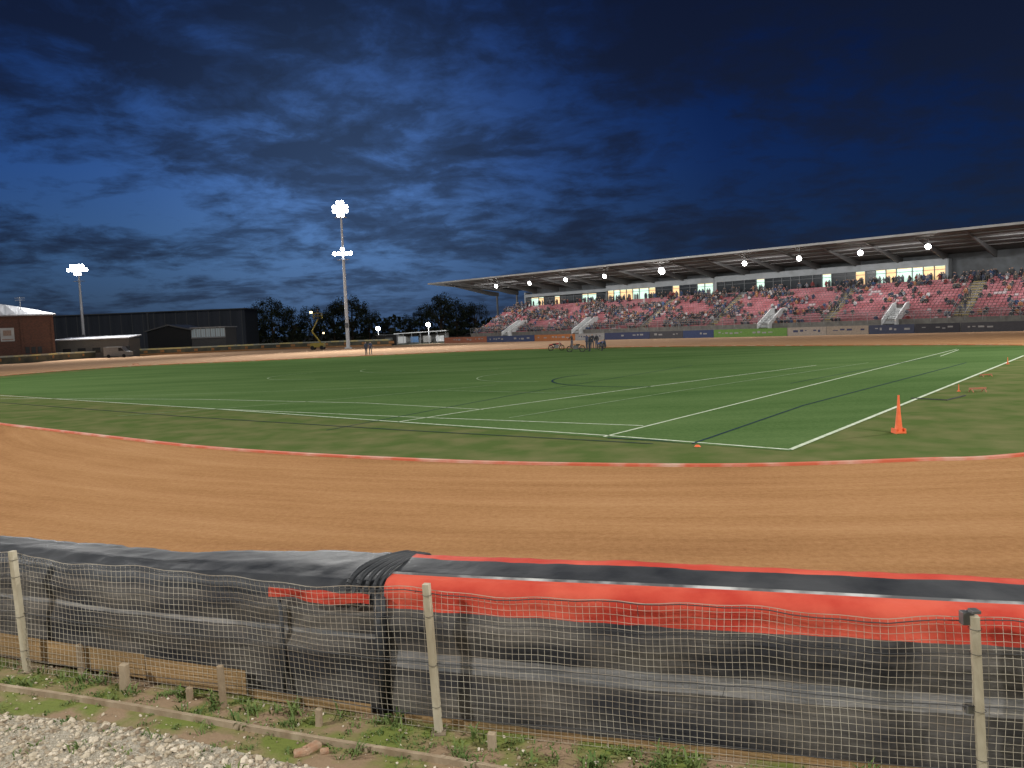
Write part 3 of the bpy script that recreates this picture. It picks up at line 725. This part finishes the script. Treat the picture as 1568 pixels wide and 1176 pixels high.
b_.out('shed_body',[mat('shed_wall',(.12,.115,.11),.8),m_roofl,m_dark],sh)
pv=empty('dark_pavilion'); D=172; b_=B(); xa=H(226,515,D).x; xb_=H(292,515,D).x; ze=H(260,507,D).z; zp=H(260,499,D).z
xm=(xa+xb_)/2
b_.prism([(xa,D,0),(xb_,D,0),(xb_,D,ze),(xm,D,zp),(xa,D,ze)],(0,10,0),0)
b_.prism([(xa-.4,D-.4,ze),(xm,D-.4,zp+.05),(xb_+.4,D-.4,ze),(xb_+.4,D-.4,ze+.2),(xm,D-.4,zp+.3),(xa-.4,D-.4,ze+.2)],(0,11,0),1)
b_.out('pavilion_body',[mat('black_timber',(.02,.022,.025),.8),m_fr],pv)
b_=B(); xc=H(344,515,D).x; z0=H(317,517,D).z; z1=H(317,502,D).z
b_.box(((xb_+xc)/2,D+4,z1/2),(xc-xb_,7,z1),0); b_.box(((xb_+xc)/2,D+3.9,z1+.1),(xc-xb_+.4,7.6,.2),1)
nW=7; ww=(xc-xb_)/nW
for k in range(nW):
    b_.box((xb_+ww*(k+.5),D+.46,(z0+z1)/2),(ww-.15,.04,z1-z0-.3),2)
    b_.box((xb_+ww*(k+.5),D+.4,(z0+z1)/2),(.05,.05,z1-z0-.3),1)
for k in range(nW+1): b_.box((xb_+ww*k,D+.38,(z0+z1)/2),(.12,.1,z1-z0),1)
b_.box(((xb_+xc)/2,D+.3,z0),(xc-xb_,.1,.15),1)
b_.out('window_bay',[mat('bay_wall',(.10,.10,.10),.8),mat('window_frame',(.35,.36,.37),.6),emat('dim_window',(.45,.55,.6),.04)],pv)
D=176; xa=H(603,515,D).x; xb_=H(684,515,D).x; z=H(640,508,D).z; e=empty('pit_canopy'); b_=B()
b_.prism([(xa,D,z-.35),(xb_,D,z-.05),(xb_,D,z+.12),(xa,D,z-.18)],(0,6,0),0)
for k in range(7): b_.tube((xa+.2+k*(xb_-xa-.4)/6,D+.1,0),(xa+.2+k*(xb_-xa-.4)/6,D+.1,z-.3),.05,k=6,mi=1)
b_.box(((xa+xb_)/2,D+5.5,(z-.5)/2),(xb_-xa,.1,z-.5),2)
for k in range(4): b_.box((xa+1.6+k*2.9,D+1.5,.95),(1.8,.8,1.5-.2*(k%2)),[0,3,2,0][k])
b_.out('canopy_frame',[m_wht,m_steel,mat('canopy_back',(.25,.25,.24),.8),mat('blue_canvas',(.08,.16,.3),.7)],e)
def van(u,D,col):
    p=H(u,520,D); p.z=0; b_=B(); x=p.x;y=p.y
    b_.prism([(x-2.4,y,.35),(x+2.4,y,.35),(x+2.4,y,1.1),(x+1.7,y,1.25),(x+1.0,y,2.1),(x-2.4,y,2.15)],(0,1.9,0),0)
    b_.prism([(x+1.05,y-.02,1.3),(x+1.6,y-.02,1.3),(x+1.0,y-.02,1.95),(x+.5,y-.02,1.95),(x+.5,y-.02,1.3)],(0,.03,0),1)
    for q in(-1.5,1.5): b_.tube((x+q,y-.03,.35),(x+q,y+.2,.35),.34,.34,16,1)
    b_.out('parked_van',[mat('van_paint',col,.4),m_tyre])
van(176,152,(.2,.2,.2))
def lamp_post(u,vt,D,W):
    p=H(u,520,D); p.z=0; z=H(u,vt,D).z; b_=B(); b_.tube((0,0,0),(0,0,z),.09,.06,8,0); b_.tube((0,-.1,z),(0,-.45,z-.02),.2,.5,14,0); b_.tube((0,-.455,z-.02),(0,-.5,z-.03),.48,.46,14,1); b_.tube((0,0,z-.2),(0,-.3,z),.04,k=6)
    e=empty('street_lamp',p); b_.out('lamp_body',[m_steel,m_lamp],e)
    pl=bpy.data.lights.new('lamp_glow','POINT'); pl.energy=W; pl.shadow_soft_size=.3; o=bpy.data.objects.new('lamp_glow',pl); link(o,e); o.location=(0,-1.2,z-.3)
lamp_post(580,503,176,800); lamp_post(657,497,172,1800)
p=H(486,515,152); p.z=0; cp=empty('boom_lift',p); b_=B(); mY=mat('lift_yellow',(.30,.24,.05),.6)
b_.box((0,0,.9),(2.6,1.6,.8),0); 
for sx_ in(-.9,.9):
    for sy in(-.7,.7): b_.tube((sx_,sy-.15,.4),(sx_,sy+.15,.4),.4,.4,14,1)
b_.tube((.6,0,1.3),(-1.0,0,3.6),.14,mi=0); b_.tube((-1.0,0,3.6),(.3,0,6.0),.11,mi=0); b_.box((.3,0,6.0),(1.6,.9,.1),1)
for a in(-.5,1.1):
    for c in(-.4,.4): b_.tube((a,c,6),(a,c,7.1),.04,mi=0)
for zz in(6.55,7.1):
    b_.tube((-.5,-.4,zz),(1.1,-.4,zz),.04,mi=0);b_.tube((-.5,.4,zz),(1.1,.4,zz),.04,mi=0);b_.tube((-.5,.4,zz),(-.5,-.4,zz),.04,mi=0);b_.tube((1.1,.4,zz),(1.1,-.4,zz),.04,mi=0)
b_.box((-.9,-.3,7.3),(.5,.2,.4),2); b_.box((1.3,-.3,3.2),(.3,.2,.3),2)
b_.out('lift_body',[mY,m_tyre,emat('work_light',(1,.85,.5),3)],cp)
put(PS[0],(p.x+.3,p.y,6.05),math.pi,'camera_operator')
# ------------------------------------------------------------------ trees
m_leaf,n,l,b=nt('foliage'); g=n.new('ShaderNodeNewGeometry'); r=n.new('ShaderNodeValToRGB'); r.color_ramp.elements[0].color=(.016,.026,.014,1); r.color_ramp.elements[1].color=(.045,.06,.028,1)
l.new(g.outputs['Random Per Island'],r.inputs[0]); l.new(r.outputs[0],b.inputs['Base Color']); b.inputs['Roughness'].default_value=.9
m_bark=mat('bark',(.08,.06,.045),.9)
def tree_mesh(seed,h,w):
    rg=random.Random(seed); b_=B(); b_.tube((0,0,0),(0,0,h*.35),.35,.25,8,0); cl=[]
    for k in range(11):
        a=rg.uniform(0,6.28); z0=h*rg.uniform(.2,.4); e=Vector((math.cos(a)*w*rg.uniform(.3,.8),math.sin(a)*w*rg.uniform(.3,.8),h*rg.uniform(.45,.85)))
        mid=Vector((e.x*.4,e.y*.4,(z0+e.z)/2)); b_.tube((0,0,z0),mid,.16,.1,6,0); b_.tube(mid,e,.1,.04,6,0); cl.append(e)
    b_.tube((0,0,h*.35),(0,0,h*.85),.25,.06,6,0); cl.append(Vector((0,0,h*.85)))
    for k in range(34):
        a=rg.uniform(0,6.28); z=h*rg.uniform(.15,.95); rr=w*math.sin(math.pi*min(.95,max(.1,z/h*.95)))**.7*rg.uniform(.3,1); cl.append(Vector((math.cos(a)*rr,math.sin(a)*rr,z)))
    for c in cl:
        R=h*rg.uniform(.07,.15)
        for k in range(120):
            d=Vector((rg.gauss(0,1),rg.gauss(0,1),rg.gauss(0,.8))); d=d.normalized()*R*rg.random()**.45; p=c+d
            s=rg.uniform(.12,.3); q=Matrix.Rotation(rg.uniform(0,6.28),3,Vector((rg.gauss(0,1),rg.gauss(0,1),rg.gauss(0,1))).normalized())
            b_.poly([p+q@Vector(v) for v in((-s,0,0),(0,-s*.6,0),(s,0,0),(0,s*.6,0))],1)
    me=b_.out('tree_tmp',[m_bark,m_leaf]); m_=me.data; bpy.data.objects.remove(me); return m_
TM=[tree_mesh(1,14,5.5),tree_mesh(2,14,6.5),tree_mesh(3,14,4.5)]
rg=random.Random(5)
for (u,vt,D,k,sw) in[(392,468,255,0,1),(418,456,250,1,1),(448,468,258,0,1.1),(482,468,255,1,1),(512,463,255,2,1.2),(540,453,250,1,1),(566,472,250,0,1),(598,486,260,1,1.2),(628,480,260,0,1.1),(655,466,240,1,1),(676,451,225,2,1.1),(700,457,240,0,1.),(728,463,250,1,1.1)]:
    p=H(u,515,D); z=H(u,vt,D).z; o=bpy.data.objects.new('broadleaf_tree',TM[k]); s=z/14; o.location=(p.x,p.y,0); o.scale=(s*sw,s*sw,s); o.rotation_euler=(0,0,rg.uniform(0,6)); COL.objects.link(o)
V=[];Fc=[]
for k in range(12000):
    x=rg.uniform(-260,420); hmax=8+3*mn.noise(Vector((x*.03,0,0)))+2*mn.noise(Vector((x*.11,3,0)))
    p=Vector((x,330+rg.uniform(-4,4),rg.random()*max(2,hmax))); s=rg.uniform(.5,1.1); q=Matrix.Rotation(rg.uniform(0,6.28),3,Vector((rg.gauss(0,1),rg.gauss(0,1),rg.gauss(0,1))).normalized()); n0=len(V)
    V+=[p+q@Vector(v) for v in((-s,0,0),(0,-s,0),(s,0,0),(0,s,0))]; Fc.append((n0,n0+1,n0+2,n0+3))
mesh('distant_treeline',V,Fc,m_leaf)
# ------------------------------------------------------------------ sky
w=bpy.data.worlds.new('World'); sc.world=w; w.use_nodes=True; n=w.node_tree.nodes; l=w.node_tree.links; bg=n['Background']
tc=n.new('ShaderNodeTexCoord'); D_=tc.outputs['Generated']; sp=n.new('ShaderNodeSeparateXYZ'); l.new(D_,sp.inputs[0])
zc=mth('MAXIMUM',sp.outputs[2],0.0)
den=mth('ADD',zc,.17)
cb=n.new('ShaderNodeCombineXYZ'); l.new(mth('DIVIDE',sp.outputs[0],den),cb.inputs[0]); l.new(mth('DIVIDE',sp.outputs[1],den),cb.inputs[1]); cb.inputs[2].default_value=2.3
def ramp(fac,els,interp='LINEAR'):
    r=n.new('ShaderNodeValToRGB'); r.color_ramp.interpolation=interp; e=r.color_ramp.elements
    while len(e)<len(els): e.new(.5)
    for i,(p,c) in enumerate(els): e[i].position=p; e[i].color=(*c,1)
    l.new(fac,r.inputs[0]); return r.outputs[0]
def dotd(v):
    v=Vector(v).normalized(); x=n.new('ShaderNodeVectorMath'); x.operation='DOT_PRODUCT'; l.new(D_,x.inputs[0]); x.inputs[1].default_value=v; return mth('MAXIMUM',x.outputs['Value'],0.0)
base=ramp(zc,[(0,(.020,.034,.068)),(.05,(.032,.064,.130)),(.10,(.034,.084,.195)),(.19,(.021,.068,.225)),(.30,(.010,.040,.165)),(.5,(.005,.020,.10))])
side=ramp(mth('POWER',dotd((-.35,.92,.12)),5.0),[(0,(.18,.20,.26)),(.35,(.30,.33,.42)),(.7,(.75,.78,.84)),(1,(1.15,1.15,1.1))])
clear=mixc(1.0,base,side,'MULTIPLY')
glow=mth('POWER',dotd((-.19,.965,.16)),55.0)  # floodlight halo painted into sky and cloud colour around the main mast
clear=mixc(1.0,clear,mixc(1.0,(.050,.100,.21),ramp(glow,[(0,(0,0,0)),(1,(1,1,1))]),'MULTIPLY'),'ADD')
wn=n.new('ShaderNodeTexNoise'); wn.inputs['Scale'].default_value=1.8; wn.inputs['Detail'].default_value=5; l.new(cb.outputs[0],wn.inputs['Vector'])
vm=n.new('ShaderNodeVectorMath'); vm.operation='MULTIPLY_ADD'; l.new(wn.outputs['Color'],vm.inputs[0]); vm.inputs[1].default_value=(.30,.30,0); l.new(cb.outputs[0],vm.inputs[2])
def cn_(scale,det,rough):
    c1=n.new('ShaderNodeTexNoise'); c1.inputs['Scale'].default_value=scale; c1.inputs['Detail'].default_value=det; c1.inputs['Roughness'].default_value=rough; l.new(vm.outputs[0],c1.inputs['Vector']); return c1.outputs['Fac']
cden=mth('ADD',mth('MULTIPLY',cn_(1.2,3,.5),.42),mth('MULTIPLY',cn_(4.6,10,.62),.60))
# thicker bank overhead, thinner towards the dusk horizon
cden=mth('ADD',cden,mth('MULTIPLY',mth('SUBTRACT',zc,.16),.30))
cf=ramp(cden,[(.435,(0,0,0)),(.49,(.35,.35,.35)),(.55,(.78,.78,.78)),(.62,(1,1,1))])
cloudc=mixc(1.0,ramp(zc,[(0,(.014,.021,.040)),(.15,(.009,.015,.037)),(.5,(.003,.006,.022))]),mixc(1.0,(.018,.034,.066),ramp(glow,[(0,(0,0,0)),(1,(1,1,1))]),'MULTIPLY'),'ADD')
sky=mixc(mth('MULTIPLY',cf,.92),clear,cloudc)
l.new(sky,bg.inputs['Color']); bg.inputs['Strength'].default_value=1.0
sd=bpy.data.lights.new('flood_fill','SUN'); sd.energy=.38; sd.angle=math.radians(25); sd.color=(1,.96,.9)  # added soft fill for the averaged floodlights; no real sun at night
so=bpy.data.objects.new('flood_fill',sd); COL.objects.link(so); so.rotation_euler=Vector((-.25,.75,-.75)).to_track_quat('-Z','Y').to_euler()
print('crowd',cn)
